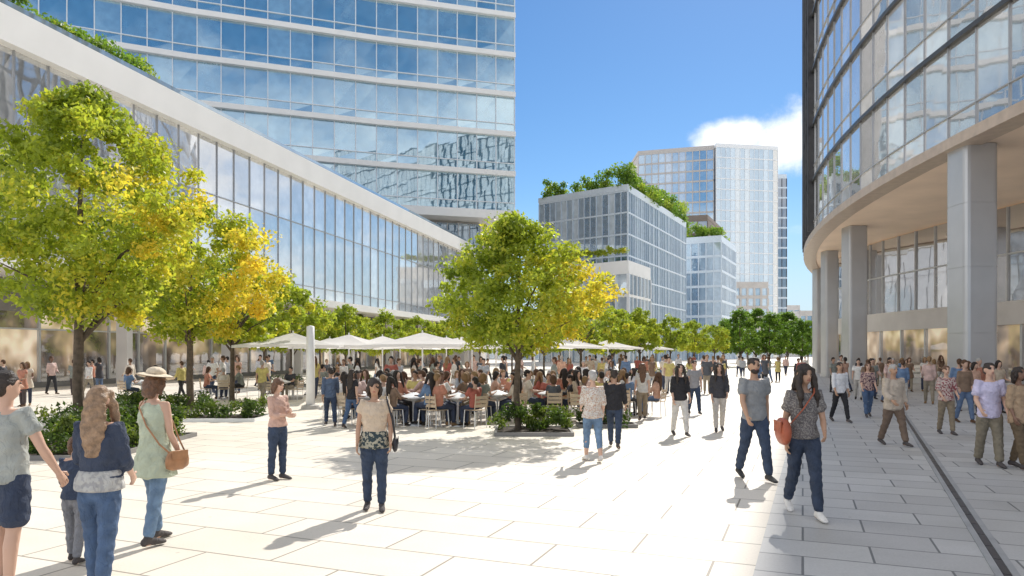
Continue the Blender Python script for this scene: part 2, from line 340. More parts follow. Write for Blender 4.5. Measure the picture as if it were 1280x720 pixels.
# ---------------------------------------------------------------- ground
g=MB(); g.add([(-700,-300,0),(700,-300,0),(700,1500,0),(-700,1500,0)],[(0,1,2,3)]); struct('plaza_ground',g.mesh('plaza_ground',[m_pave]))
def edge(y): return 2.0+.42*(y-6)
g=MB(); g.add([(edge(-20),-20,.004),(45,-20,.004),(90,120,.004),(edge(120),120,.004)],[(0,1,2,3)]); struct('granite_pavement',g.mesh('granite_pavement',[m_grey]))
dr=thing('drainage_channel','narrow slotted steel drain set in grey granite paving','drain',(4.2,6.1,0))
dv=Vector((3.95,8.1)).normalized(); ang=math.atan2(dv.y,dv.x); a=Vector((4.2,6.1))
b=MB()
for k in range(-10,90):
    c=a+dv*(k*.5+.25); b.box((c.x,c.y,.010),(.485,.06,.010),0,ang)
part('grating',b.mesh('grating',[m_dark]),dr,True)
b=MB()
for s in (-1,1):
    c=a+dv*20+Vector((-dv.y,dv.x))*s*.065; b.box((c.x,c.y,.010),(50,.06,.011),0,ang)
part('frame',b.mesh('frame',[mat('drain_stone_edge',(.34,.34,.34),.6)]),dr,True)
# ---------------------------------------------------------------- podium
def podX(Y): return -22.8+.236*(Y-32)
PD=[(podX(22),22),(podX(45),45),(podX(75),75),(podX(104),104)]
pod=thing('glass_podium_building','long low glass podium with white sloping-looking roof fascia and shops below','building',(-24,40,0))
P=curtain(pod,PD,[(6.3,15.6)],1.85,1,m_g_pod,m_silver,.045,.10,zsplit=[0,.10,.62,1],th=.06,jit=.008)
b=MB(); b.ribbon(PD,15.6,17.2,-1.5,.55); part('roof_fascia',b.mesh('roof_fascia',[m_wband]),pod,True)
b=MB(); b.ribbon(PD,5.7,6.3,-4.,.35); part('canopy_edge',b.mesh('canopy_edge',[m_wband]),pod,True)
b=MB(); core=[(x-.6,y) for x,y in PD]+[(-60,104),(-60,22)]; b.prism(core[::-1],6.31,16.6); part('wall',b.mesh('wall',[m_dconc]),pod,True)
PR=[(x-4,y) for x,y in PD]
b=MB(); b.prism(([(x-5.2,y) for x,y in PD]+[(-60,104),(-60,22)])[::-1],0,5.69); part('shop_interior',b.mesh('shop_interior',[m_warm]),pod,True)
curtain(pod,PR,[(.3,4.0)],2.4,1,m_shopwin,m_steel,.14,.15,pname='shop_window',zsplit=[0,.76,1])
b=MB(); b.ribbon(PR,4.0,5.69,-.3,.1); b.ribbon(PR,0,.3,-.3,.1); part('shop_fascia',b.mesh('shop_fascia',[m_dconc]),pod,True)
for i,p in enumerate(resample(PD,9.)):
    b=MB(); b.box((0,0,2.85),(.6,.6,5.69)); part('column',b.mesh('column',[m_stone]),pod,loc=Vector((p[0]-.8,p[1],0))-pod.location)
b=MB(); b.ribbon(PD,17.2,18.2,-.9,-.86); part('balustrade',b.mesh('balustrade',[glass('balustrade_glass',(.8,.9,1),(.25,.33,.38),(.3,.38,.42),.3,.01)]),pod,True)
# ---------------------------------------------------------------- tower
TW=[(-75,86),(-45,100),(-20,109),(.4,115)]
tw=thing('glass_office_tower','tall blue glass office tower with white horizontal floor bands','building',(-30,120,0))
fl=[];z=24.3
pitch=6.3
while z<92: fl.append((z+.0,z+pitch-.75)); z+=pitch
curtain(tw,TW,fl,3.1,1,m_g_tower,m_lsteel,.12,.2,zsplit=[0,.24,1],th=.12,jit=.014)
for z0,z1 in fl:
    b=MB(); b.ribbon(TW,z1,z1+.75,-1,.7); part('floor_band',b.mesh('floor_band',[m_wband]),tw,True)
b=MB(); b.prism([(-75,86.6),(-45,100.6),(-20,109.6),(.0,115.6),(0,150),(-75,150)],24.2,z); part('wall',b.mesh('wall',[m_dconc]),tw,True)
b=MB(); b.prism([(-75,85),(-45,99),(-20,108),(1.2,114),(1.2,150),(-75,150)],22.9,24.2); part('base_slab',b.mesh('base_slab',[m_wband]),tw,True)
BS=[(-70,100),(-30,108),(-5.2,116.5)]
curtain(tw,BS,[(4.5,8.2),(8.9,12.6),(13.3,17),(17.7,22.5)],1.8,1,m_g_mid,m_steel,.12,.15,pname='base_window')
for q in (4.5,8.9,13.3,17.7):
    b=MB(); b.ribbon(BS,q-.7,q,-.5,.3); part('base_floor_band',b.mesh('base_floor_band',[m_stone]),tw,True)
b=MB(); b.prism([(-70,100.5),(-30,108.5),(-5.3,117),(-5.3,145),(-70,145)],0,22.88); part('base_wall',b.mesh('base_wall',[m_stone]),tw,True)
# ---------------------------------------------------------------- right curved building
def rX(Y): return 16.2+(Y-22)**2/170.
ys=[-6+i*3.2 for i in range(38)]
RC=[(rX(y),y) for y in ys]
rb=thing('curved_glass_building','curved glass office building raised on tall grey columns with timber soffit','building',(24,40,0))
fl=[(9.75+3.7*i,9.75+3.7*i+3.52) for i in range(12)]
curtain(rb,RC,fl,1.75,-1,m_g_right,m_silver,.045,.08,jit=.006,zsplit=[0,.26,1],th=.04)
for z0,z1 in fl:
    b=MB(); b.ribbon(RC,z1,z1+.18,-.5,.16,-1); part('floor_band',b.mesh('floor_band',[m_dark]),rb,True)
b=MB(); b.ribbon(RC,9.35,9.75,-.6,.30,-1); part('soffit_edge',b.mesh('soffit_edge',[mat('bronze_trim',(.50,.40,.32),.35,.1)]),rb,True)
back=[(112,ys[-1]),(112,-6)]
b=MB(); b.prism(([(x+.3,y) for x,y in RC]+back)[::-1],9.9,54); part('wall',b.mesh('wall',[m_wband]),rb,True)
b=MB(); b.prism(([(x+.5,y) for x,y in RC]+back)[::-1],9.45,9.8); part('soffit',b.mesh('soffit',[m_soff]),rb,True)
b=MB()
for p in resample([q for q in RC if 47<q[1]<75],2.2):
    b.box((p[0]-.22,p[1],32),(.4,.09,44.))
part('vertical_fins',b.mesh('vertical_fins',[m_dark]),rb,True)
def ofs(y):
    t_=max(0,min(1,(y-27)/36)); t_=t_*t_*(3-2*t_); return 9.5*(1-t_)+2.0*t_
IN=[(x+ofs(y),y) for x,y in RC]
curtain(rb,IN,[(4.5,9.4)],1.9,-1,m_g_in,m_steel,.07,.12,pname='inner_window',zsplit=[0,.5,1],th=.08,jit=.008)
b=MB(); b.ribbon(IN,3.3,4.5,-.4,.3,-1); part('stone_band',b.mesh('stone_band',[m_stone]),rb,True)
curtain(rb,IN,[(.3,3.3)],2.5,-1,m_shopwin,m_steel,.14,.2,pname='shop_window')
b=MB(); b.prism(([(x+.8,y) for x,y in IN]+back)[::-1],0,9.44); part('inner_wall',b.mesh('inner_wall',[m_warm]),rb,True)
b=MB(); b.ribbon(IN,0,.3,-.4,.2,-1); part('plinth',b.mesh('plinth',[m_stone]),rb,True)
for (px,Y,w_) in ((1215,26.5,1.22),(1068,43.5,1.15),(1037,54,1.0),(1024,65,.95)):
    X=SX(px,Y); b=MB(); r=.18
    poly=[]
    for (sx_,sy_,a0) in ((1,1,0),(-1,1,90),(-1,-1,180),(1,-1,270)):
        for k in range(4):
            a_=rad(a0+k*30); poly.append((sx_*(w_/2-r)+r*math.cos(a_),sy_*(w_/2-r)+r*math.sin(a_)))
    zc=[.25,2.6,5.0,7.3,9.46]
    for z0,z1 in zip(zc,zc[1:]): b.prism(poly,z0,z1-.03)
    b.prism([(x*.97,y*.97) for x,y in poly],0,9.44); b.prism([(x*1.08,y*1.08) for x,y in poly],0.005,.22)
    part('column',b.mesh('column',[m_col]),rb,loc=Vector((X,Y,0))-rb.location)
# ---------------------------------------------------------------- mid distance buildings
def block(name,label,poly,faces,H,pitch,fh,gl,fr,band,mw=.2,md=.25,z0=0,bandh=.6,par=1.,wallm=None):
    cx_=sum(p[0] for p in poly)/len(poly); cy_=sum(p[1] for p in poly)/len(poly)
    t=thing(name,label,'building',(cx_,cy_,z0))
    n=int((H-z0)/fh); fl=[(z0+i*fh,z0+(i+1)*fh-bandh) for i in range(n)]
    for (a_,b_) in faces:
        pts=[poly[a_],poly[b_]]
        curtain(t,pts,fl,pitch,1,gl,fr,mw,md)
        b=MB()
        for z_a,z_b in fl: b.ribbon(pts,z_b,z_b+bandh,-.3,.15)
        part('floor_bands',b.mesh('floor_bands',[band]),t,True)
    inn=[(cx_+(x-cx_)*.985,cy_+(y-cy_)*.985) for x,y in poly]
    b=MB(); b.prism(inn,z0,z0+n*fh); part('wall',b.mesh('wall',[wallm or band]),t,True)
    b=MB(); out=[(cx_+(x-cx_)*1.012,cy_+(y-cy_)*1.012) for x,y in poly]; b.prism(out,z0+n*fh,z0+n*fh+par); part('roof_parapet',b.mesh('roof_parapet',[band]),t,True)
    return t,z0+n*fh+par
m_frameA=mat('grey_blue_frame',(.66,.74,.82),.4,.05,var=.06)
m_brown=mat('brown_grey_cladding',(.50,.48,.47),.6,var=.08)
A=[(5.4,142),(20.9,130),(40.5,168),(26,182)]
_,hA=block('green_roof_office','pale glass office block with planted green roof',A,[(0,1),(1,2)],33.,1.3,3.9,m_g_mid,m_frameA,m_frameA,.12,.22,bandh=.3)
A2=[(7.4,132),(19.6,121.5),(25.5,133),(13.,142)]
block('low_office_annex','lower office annex with white framed roofline and planted terrace',A2,[(0,1),(1,2)],17.,2.2,3.9,m_g_mid,m_lsteel,m_wband,.25,.35,bandh=.45,par=1.8)
B2=[(42,176),(50,172),(59,190),(50,196)]
_,hB=block('small_office_block','narrow grey office block with trees on its roof',B2,[(0,1),(1,2)],29.,1.9,3.6,m_g_mid,m_frameA,m_frameA,.2,.25)
block('dark_brown_block','dark brown office block between two green-roofed buildings',[(43,186),(50,184),(60,205),(48,205)],[(0,1)],36.,2.2,3.6,m_g_dark,mat('dark_brown_frame',(.20,.16,.14),.6),mat('dark_brown_cladding',(.24,.19,.16),.6),.25,.3)
Cc=[(46,262),(71.3,254.5),(71.4,290),(46,290)]
block('brown_highrise','tall brown-grey tower with grid of lit windows',Cc,[(0,1)],75.,2.4,3.7,m_g_far,m_brown,m_brown,.3,.3,bandh=.6)
C2=[(71.5,252),(94.5,256),(97,275),(75,285)]
block('pale_glass_highrise','tall pale blue glass tower with fine grid',C2,[(0,1),(1,2)],75.,1.8,3.7,m_g_far,m_lsteel,m_lsteel,.13,.15,bandh=.35)
C3=[(98,266),(101.5,266),(105,280),(99,282)]
block('slim_dark_tower','slim dark glass tower beside a pale tower',C3,[(0,1),(1,2)],70.,1.8,3.7,m_g_dark,m_dark,m_frameA,.2,.2)
for (x0,x1,Y,H,nm) in ((984,1000,300,22,'distant_flats'),(1000,1024,280,17,'distant_flats'),(560,640,190,11,'distant_low_office'),(640,712,170,9,'distant_low_office'),(820,900,210,16,'distant_flats'),(900,960,235,26,'distant_flats')):
    X0,X1=SX(x0,Y),SX(x1,Y)
    block(nm,'plain pale distant building with rows of windows',[(X0,Y),(X1,Y),(X1,Y+15),(X0,Y+15)],[(0,1)],H,2.2,3.4,m_g_mid,m_stone,m_stone,.7,.3,bandh=1.1)
# ---------------------------------------------------------------- foliage
def leaves(name,centres,crad,per,size,mat_,tints,up=.35,flat=.8):
    n=len(centres)*per
    C_=np.repeat(np.array(centres),per,0); cr=np.repeat(np.array(crad),per)
    off=rng.normal(size=(n,3)); off/=np.linalg.norm(off,axis=1,keepdims=True); off*= (rng.random(n)**.5)[:,None]*cr[:,None]; off[:,2]*=flat
    p=C_+off
    nrm=rng.normal(size=(n,3)); nrm/=np.linalg.norm(nrm,axis=1,keepdims=True); nrm+=off/np.maximum(cr,1e-3)[:,None]*.6; nrm[:,2]+=up; nrm/=np.linalg.norm(nrm,axis=1,keepdims=True)
    r=rng.normal(size=(n,3)); u=np.cross(nrm,r); u/=np.linalg.norm(u,axis=1,keepdims=True); v=np.cross(nrm,u)
    s=size*(.65+.7*rng.random(n))[:,None]
    V=np.stack([p-u*s*.6, p+v*s*.32+nrm*s*.08, p+u*s*.6, p-v*s*.32+nrm*s*.08],1).reshape(-1,3)
    me=D.meshes.new(name); me.vertices.add(4*n); me.vertices.foreach_set('co',V.astype(np.float32).ravel())
    me.loops.add(4*n); me.loops.foreach_set('vertex_index',np.arange(4*n,dtype=np.int32))
    me.polygons.add(n); me.polygons.foreach_set('loop_start',np.arange(0,4*n,4,dtype=np.int32)); me.polygons.foreach_set('loop_total',np.full(n,4,dtype=np.int32))
    me.materials.append(mat_); me.update(calc_edges=True)
    at=me.attributes.new('tint','FLOAT','FACE'); at.data.foreach_set('value',np.repeat(np.array(tints),per).astype(np.float32))
    return me
def make_tree(h,cr,cz0,nc,per,size,leafm,yellow,tr=.11,seed=1,topn=.55,lobe=.24):
    rr=random.Random(seed); rz_=(h-cz0)/2; cz=cz0+rz_
    cs=[];rs=[];ts=[]
    lob=[(rr.uniform(0,6.28),rr.uniform(-.7,.9),rr.uniform(.0,lobe)) for _ in range(9)]
    while len(cs)<nc:
        th=rr.uniform(0,6.283); zt=rr.uniform(-1,1); q=rr.uniform(.15,1.08)**.55
        wd=math.sqrt(max(0,1-zt*zt))
        if zt>0: wd*= (1-(1-topn)*zt)
        else: wd=max(wd,.0)**.6
        bump=1
        for (la,lz,lm) in lob:
            dd=(math.cos(th-la)-1)*2.5-((zt-lz)**2)*3; bump+=lm*math.exp(dd)
        bump-=.09
        R=cr*wd*q*bump; p=(R*math.cos(th),R*math.sin(th),cz+rz_*zt*(.75+.25*q)*.92)
        cs.append(p); rs.append(cr*rr.uniform(.10,.25)); 
        patch=.5+.5*math.sin(p[0]*2.1/cr*2+p[2]*1.7+seed)
        ts.append(max(0,min(.85,rr.uniform(0,.38)+yellow*(max(0,p[0]/cr)*.75+.10+.20*patch)-.06*zt)))
    crown=leaves('crown',cs,rs,per,size,leafm,ts)
    b=MB(); lx=rr.uniform(-.05,.05)
    b.tube([(0,0,-.05),(0,0,.15),(lx,0,cz0*.5),(0,lx,cz0),(0,0,cz),(.05,0,h*.86)],[tr*1.5,tr*1.1,tr,tr*.85,tr*.5,tr*.12],10)
    for i in range(9):
        a_=i*2.4+rr.random(); z0=cz0*rr.uniform(.85,1.35); l=cr*rr.uniform(.55,.85)
        e=(l*math.cos(a_),l*math.sin(a_),z0+l*rr.uniform(.6,1.2)); mid=(e[0]*.45,e[1]*.45,z0+(e[2]-z0)*.6)
        b.tube([(0,0,z0-.1),mid,e],[tr*.5,tr*.3,tr*.08],7)
    return crown,b.mesh('trunk',[m_bark],True)
def tree_thing(loc,meshes,label,rz=0,scale=1,group='plaza trees'):
    t=thing('tree',label,'tree',loc,group,rz=rz,scale=scale); part('crown',meshes[0],t); part('trunk',meshes[1],t); return t
lab_y='young plane tree with yellow-green leaves in a plaza planting bed'
tree_thing((-9.3,15.5,0),make_tree(7.7,2.15,2.35,270,118,.105,m_leaf,.44,seed=3),'broad tree with green and yellow leaves beside a planting bed')
tree_thing((-10.5,23.5,0),make_tree(7.1,2.5,2.2,190,110,.13,m_leaf,.62,seed=5),'tree with golden yellow and green leaves in the plaza')
tree_thing((.15,17,0),make_tree(5.15,1.78,1.80,230,108,.095,m_leaf,.48,tr=.075,seed=8,topn=.5,lobe=.3),'round-headed yellow-green tree in a low planted bed by café seating')
mid=[make_tree(5.2,2.0,1.8,85,82,.165,m_leaf,.2,tr=.08,seed=20+i) for i in range(3)]
for i,(px,Y,s) in enumerate([(290,28,1.12),(365,40,1.08),(432,45,.95),(480,50,.92),(522,55,.9),(330,52,1.1),(400,60,1.05),(560,66,.95),(600,72,.95),(726,41,1.0),(765,51,.98),(800,54,1.02),(838,65,1.0),(868,74,1.),(893,84,1.),(905,98,1.),(745,62,1.1),(680,58,.98),(640,66,1.0),(700,80,1.1),(820,90,1.1),(860,104,1.1),(450,72,1.1),(500,80,1.1),(545,92,1.1),(640,100,1.1),(782,64,1.05)]):
    tree_thing((SX(px,Y),Y,0),mid[i%3],lab_y,rz=i*1.3,scale=s)
big=[make_tree(8.,2.6,1.5,90,80,.23,m_leafg,.1,tr=.12,seed=40+i) for i in range(2)]
for i,(px,Y,s) in enumerate([(925,92,.95),(945,98,1.0),(962,94,.9),(985,100,.95),(1003,96,.8),(935,120,1.1),(975,125,1.1),(1010,118,.9),(905,130,1.0)]):
    tree_thing((SX(px,Y),Y,0),big[i%2],'full dark green tree along the street',rz=i*2.1,scale=s,group='street trees')
# roof greenery
def shrub_mass(name,label,pts,r,h,per,size,mt,base,cat='plant',kind=None):
    cs=[];rs=[];ts=[]
    for p in pts:
        hh=h*random.uniform(.6,1.1)
        for k in range(3):
            cs.append((p[0]+random.uniform(-r,r)*.6-base[0],p[1]+random.uniform(-r,r)*.6-base[1],p[2]+random.uniform(.15,1)*hh-base[2])); rs.append(r*random.uniform(.5,.9)); ts.append(random.uniform(0,.7))
    t=thing(name,label,cat,base,me=leaves(name,cs,rs,per,size,mt,ts))
    return t
def line(a,b,n): return [tuple(a[k]+(b[k]-a[k])*i/(n-1) for k in range(len(a))) for i in range(n)]
shrub_mass('roof_planting','leafy green planting along office roof edge',line((20.5,131.5,hA-.3),(39,167,hA-.3),30)+line((13,138,hA-.3),(20,132.5,hA-.3),8)+line((24,140,hA),(34,160,hA),10),2.0,3.8,110,.42,m_leafg,(25,145,hA-.3))
shrub_mass('roof_planting','clump of roof trees on grey office block corner',line((6.8,142.5,hA-.3),(9.5,141,hA-.3),5),1.6,3.8,120,.4,m_leafg,(8,142,hA-.3))
shrub_mass('roof_planting','roof trees above small office block',line((44,177,hB-.3),(54,184,hB-.3),10),2.,4.6,120,.45,m_leafg,(49,180,hB-.3))
shrub_mass('terrace_planting','grass planting on low annex terrace',line((8,132,18.9),(19,122.8,18.9),14),.9,.8,70,.3,m_leaf,(14,127,18.9))
shrub_mass('terrace_planting','lush shrubs spilling over podium roof terrace',line((podX(33)-2.6,33,17),(podX(43)-2.2,43,17),24),1.1,2.6,220,.2,m_leafg,(podX(37)-3,37,17))
# planting beds
def planter(label,loc,sz,per,rz=0,shr=.42,em=None):
    t=thing('planter',label,'planter',loc,group='planting beds',rz=rz)
    b=MB(); lx,ly=sz; hh=.09
    for c,d in (((0,-ly/2,hh/2),(lx,.06,hh)),((0,ly/2,hh/2),(lx,.06,hh)),((-lx/2+.03,0,hh/2),(.06,ly-.06,hh-.004)),((lx/2-.03,0,hh/2),(.06,ly-.06,hh-.004))): b.box(c,d)
    part('edging',b.mesh('edging',[em or m_dconc]),t)
    b=MB(); b.box((0,0,.035),(lx-.12,ly-.06,.065)); part('soil',b.mesh('soil',[m_soil]),t)
    cs=[];rs=[];ts=[]
    for k in range(int(lx*ly*12)):
        cs.append((random.uniform(-lx/2+.05,lx/2-.05),random.uniform(-ly/2+.05,ly/2-.05),.10+random.random()*shr)); rs.append(random.uniform(.14,.3)); ts.append(random.uniform(0,.8))
    part('shrubs',leaves('shrubs',cs,rs,per,.075,m_shrub,ts),t); return t
planter('low planting bed with dense green shrubs under a tree',(-8.3,14.4,0),(2.4,3.6),90,shr=.62)
planter('low white-edged planting bed with clipped green shrubs',(-8.2,20.3,0),(2.4,1.4),70,em=m_white)
planter('low planting bed with green shrubs around a tree trunk',(.5,16.9,0),(1.8,1.4),100,shr=.5)
planter('low planting bed with green shrubs beside café seating',(2.4,18.3,0),(1.5,.6),80,shr=.3)
planter('low planting bed with green shrubs',(-11.5,23.5,0),(3.0,1.8),60)
for i,(px,Y) in enumerate([(365,40),(432,45),(726,41),(765,51),(800,54),(838,65)]): planter('low planting bed with shrubs at a tree',(SX(px,Y),Y,0),(3,1.6),40)
# ---------------------------------------------------------------- people
def bake(mb,voxel,smooth=4,fold=0):
    me=D.meshes.new('tmp'); me.from_pydata(mb.v,[],mb.f); ob=D.objects.new('tmp',me); COL.objects.link(ob)
    r=ob.modifiers.new('r','REMESH'); r.mode='VOXEL'; r.voxel_size=voxel
    s=ob.modifiers.new('s','SMOOTH'); s.factor=.5; s.iterations=smooth
    bpy.context.view_layer.update(); dg=bpy.context.evaluated_depsgraph_get()
    e=ob.evaluated_get(dg); m2=e.to_mesh(); n=len(m2.vertices)
    co_=np.empty(n*3,dtype=np.float32); m2.vertices.foreach_get('co',co_); co_=co_.reshape(-1,3)
    if fold:
        nr=np.empty(n*3,dtype=np.float32); m2.vertices.foreach_get('normal',nr); nr=nr.reshape(-1,3)
        x,y,z=co_.T; f=np.sin(z*38+np.sin(x*17+y*9)*2.2)*np.sin(x*23-y*27+z*9)+.6*np.sin(z*70+x*31+np.sin(y*40)*1.5); co_=co_+nr*(f*fold)[:,None]
    out=MB(); out.v=[tuple(map(float,c)) for c in co_]; out.f=[tuple(p.vertices) for p in m2.polygons]; out.m=[0]*len(out.f)
    e.to_mesh_clear(); D.objects.remove(ob); D.meshes.remove(me); return out
def dirv(a,abd=0,s=1): # a forward swing (towards -Y), abd outwards
    a=rad(a); abd=rad(abd); return Vector((s*math.sin(abd),-math.sin(a)*math.cos(abd),-math.cos(a)*math.cos(abd)))
def figure(P,vox,lod=False):
    fem=P.get('fem',False); sw=.150 if fem else .172; lim=.88 if fem else 1.; hipw=.163 if fem else .158; waist=.116 if fem else .142; fat=P.get('fat',1.)
    lean=rad(P.get('lean',0))
    def T(p):
        p=Vector(p)
        if p.z>.95:
            dz=p.z-.95; y=p.y; p=Vector((p.x,y*math.cos(lean)-dz*math.sin(lean),.95+dz*math.cos(lean)+y*math.sin(lean)))
        return p
    hy=rad(P.get('hy',0)); hp=rad(P.get('hp',0))
    Rm=Matrix.Rotation(hy,3,'Z')@Matrix.Rotation(hp,3,'X'); pv=Vector((0,.01,1.54))
    def H(p): return T(Rm@(Vector(p)-pv)+pv)
    legs={};arms={}
    for s,(a,k) in zip((1,-1),P.get('legs',((6,2),(-6,2)))):
        hip=Vector((s*.088,0,.92)); sp=P.get('spread',1)
        kn=hip+dirv(a,sp,s)*.42; sh=a-k; an=kn+dirv(sh,0,s)*.40; ph=rad(max(0,-sh-12)*.75)
        def fp(y,z,an=an,ph=ph,s=s): return Vector((an.x+s*.02*(-y*4),an.y+y*math.cos(ph)-z*math.sin(ph),an.z+y*math.sin(ph)+z*math.cos(ph)))
        legs[s]=(hip,kn,an,fp(.055,-.055),fp(-.07,-.055),fp(-.17,-.068),fp)
    zmin=min(min(l[3].z-.04,l[5].z-.026) for l in legs.values())
    for s,(f,ab,be,inn) in zip((1,-1),P.get('arms',((5,8,12,0),(-5,8,12,0)))):
        sh_=T((s*sw,0,1.415)); u=dirv(f,ab,s); el=sh_+u*.29; fd=dirv(f+be,ab*.4-inn,s); wr=el+fd*.25; arms[s]=(sh_,el,wr,fd)
    b=MB()
    b.tube([T(p) for p in ((0,0,.86),(0,.005,.93),(0,0,1.06),(0,0,1.18),(0,.0,1.30),(0,.005,1.39),(0,.01,1.445))],[(.11*fat,.08),(hipw*fat*.97,.112*fat),(waist*fat,.092*fat),(.135*fat,.1*fat),(.155,.112*fat),(.145,.09),(.075,.06)],18)
    b.tube([T((0,.012,1.40)),H((0,.012,1.47)),H((0,.0,1.58))],[.058*lim,.052*lim,.052*lim])
    hd=MB(); hd.ell((0,.008,1.652),(.076,.096,.100)); hd.ell((0,-.028,1.592),(.056,.062,.066)); 
    hd.tube([(0,-.088,1.655),(0,-.104,1.632),(0,-.112,1.615)],[.010,.012,.016],8)
    for s in (1,-1): hd.ell((s*.078,.012,1.632),(.012,.02,.032),8,6)
    hd.xf(H); b.merge(hd)
    for s in (1,-1):
        sh_,el,wr,fd=arms[s]; m1=sh_.lerp(el,.45); m2=el.lerp(wr,.3)
        b.tube([T((s*sw*.55,0,1.40)),sh_,m1,el,m2,wr,wr+fd*.05],[(.06,.06),(.056*lim,.058*lim),.049*lim,.038*lim,.040*lim,.026*lim,.024*lim])
        hip,kn,an=legs[s][:3]
        b.tube([hip+Vector((0,0,.03)),hip.lerp(kn,.3),kn,kn.lerp(an,.3)+Vector((0,.012,0)),an],[.088*fat,.082*fat,.054,.055,.036])
        b.tube([legs[s][3],legs[s][4],legs[s][5]],[(.032,.03),(.036,.026),(.034,.016)])
    body=bake(b,vox,3)
    if not lod:
        for s in (1,-1):
            sh_,el,wr,fd=arms[s]; side=Vector((-s,0,0)); wdt=fd.cross(side); 
            if wdt.length<.1: wdt=Vector((0,-1,0))
            wdt.normalize()
            if wdt.y>0: wdt=-wdt           # thumb side faces forwards
            pn=wdt.cross(fd).normalized()
            if pn.x*s>0: pn=-pn
            hb=MB(); hb.tube([wr-fd*.01,wr+fd*.03,wr+fd*.085],[(.022,.016),(.038,.015),(.040,.013)],10,ref=wdt)
            for i,(o,l) in enumerate(((.030,.072),(.010,.080),(-.010,.075),(-.029,.058))):
                p0=wr+fd*.08+wdt*o; c=.35+.1*i; p1=p0+(fd+pn*c*.4).normalized()*l*.45; p2=p1+(fd+pn*(c+.5)).normalized()*l*.33; p3=p2+(fd*.7+pn*(c+.7)).normalized()*l*.25
                hb.tube([p0,p1,p2,p3],[.0095,.0088,.008,.0065],7)
            t0=wr+fd*.025+wdt*.028; hb.tube([t0,t0+(fd*.6+wdt*.8).normalized()*.035,t0+(fd*1.5+wdt).normalized()*.068+pn*.012],[.012,.0105,.008],7)
            body.merge(hb,0)
        ey=MB()
        for s in (1,-1):
            ey.ell((s*.031,-.083,1.655),(.013,.008,.007),8,6,1); ey.ell((s*.032,-.090,1.678),(.018,.006,.004),8,5,2)
        ey.ell((0,-.089,1.585),(.022,.007,.007),8,5,3)
        if P.get('beard'): ey.ell((0,-.036,1.568),(.058,.060,.046),14,9,2)
        ey.xf(H); body.merge(ey)
    # garments
    top=MB(); lo=P.get('loose',1.); hem=P.get('hem',.88); g_=.014*lo
    zs=[hem,.5*(hem+.97),.97,1.08,1.19,1.30,1.385,1.435]
    fl_=P.get('flare',0)
    rr_=[(hipw*fat+g_+.004+fl_,.118*fat+g_+fl_),(hipw*fat+g_+.006+fl_*.6,.116*fat+g_+fl_*.6),(hipw*fat+g_-.004,.108*fat+g_),(waist*fat+g_+.010,.098*fat+g_),(.138*fat+g_+.004,.103*fat+g_),(.158+g_,.116*fat+g_*.8),(.146+g_*.6,.094+g_*.5),(.085,.068)]
    Z=[T((0,0,z_)) if z_>.95 else Vector((0,0,z_)) for z_ in zs]
    top.tube(Z,rr_,20,cap=False)
    sl=P.get('sleeve',.5)
    for s in (1,-1):
        sh_,el,wr,fd=arms[s]; q=.012*lo
        if sl>0:
            pts=[T((s*sw*.55,0,1.395)),sh_]; R=[.06,.060*lim+q]
            if sl<=1: pts+= [sh_.lerp(el,sl*.5),sh_.lerp(el,sl)]; R+=[.052*lim+q,.052*lim+q*1.4]
            else: pts+=[sh_.lerp(el,.5),el,el.lerp(wr,(sl-1)*.5),el.lerp(wr,sl-1)]; R+=[.05*lim+q,.042*lim+q,.042*lim+q,.034*lim+q]
            top.tube(pts,R)
        else: top.tube([T((s*sw*.5,0,1.38)),T((s*sw*.78,0,1.425))],[.055,.05])
    topb=bake(top,vox,3,.0050 if not lod else 0)
    tro=MB(); tl=P.get('tl',.97); tg=.012*P.get('baggy',1.)
    tro.tube([(0,0,.85),(0,.003,.93),(0,0,1.02)],[(.13*fat,.09*fat),(hipw*fat+.006,.117*fat),(hipw*fat*.93,.106*fat)],18)
    for s in (1,-1):
        hip,kn,an=legs[s][:3]
        pts=[hip+Vector((0,0,.02)),hip.lerp(kn,.3)]; R=[.088*fat+.006,.084*fat+tg]
        if tl<=.5: pts+=[hip.lerp(kn,tl*2)]; R+=[.074*fat+tg*1.6]
        else:
            pts+=[kn]; R+=[.057+tg]
            pts+=[kn.lerp(an,(tl-.5)*.7)+Vector((0,.008,0)),kn.lerp(an,(tl-.5)*2)]; R+=[.054+tg,.042+tg*1.25]
        tro.tube(pts,R)
    trob=bake(tro,vox,3,.0045 if not lod else 0)
    shoes=[]
    for s in (1,-1):
        b=MB(); l=legs[s]; fp=l[6]
        b.tube([fp(.06,-.045),fp(.0,-.035),fp(-.08,-.052),fp(-.15,-.066),fp(-.185,-.072)],[(.034,.042),(.038,.048),(.044,.036),(.042,.024),(.028,.016)]); b.tube([l[2]+Vector((0,.005,.01)),fp(.015,-.04)],[.040,.042])
        shoes.append(bake(b,max(vox,.012),2))
    hr=MB(); ht=P.get('hair','short')
    hr.ell((0,.016,1.670),(.085,.099,.096))
    if ht!='bald':
        hr.ell((0,.045,1.63),(.078,.075,.085))
    if ht=='long':
        hr.tube([(0,.05,1.66),(0,.075,1.58),(0,.095,1.48),(0,.11,1.34),(0,.115,1.18)],[(.085,.06),(.094,.05),(.104,.042),(.098,.036),(.06,.022)])
        for s in (1,-1): hr.tube([(s*.07,-.03,1.70),(s*.090,-.04,1.61),(s*.096,-.06,1.5),(s*.098,-.11,1.40),(s*.098,-.13,1.28)],[.032,.036,.040,.036,.016])
    if ht=='bob':
        hr.tube([(0,.045,1.66),(0,.06,1.56),(0,.065,1.49)],[(.092,.065),(.098,.06),(.08,.045)])
        for s in (1,-1): hr.tube([(s*.072,-.02,1.69),(s*.084,-.01,1.60),(s*.08,.0,1.52)],[.028,.028,.018])
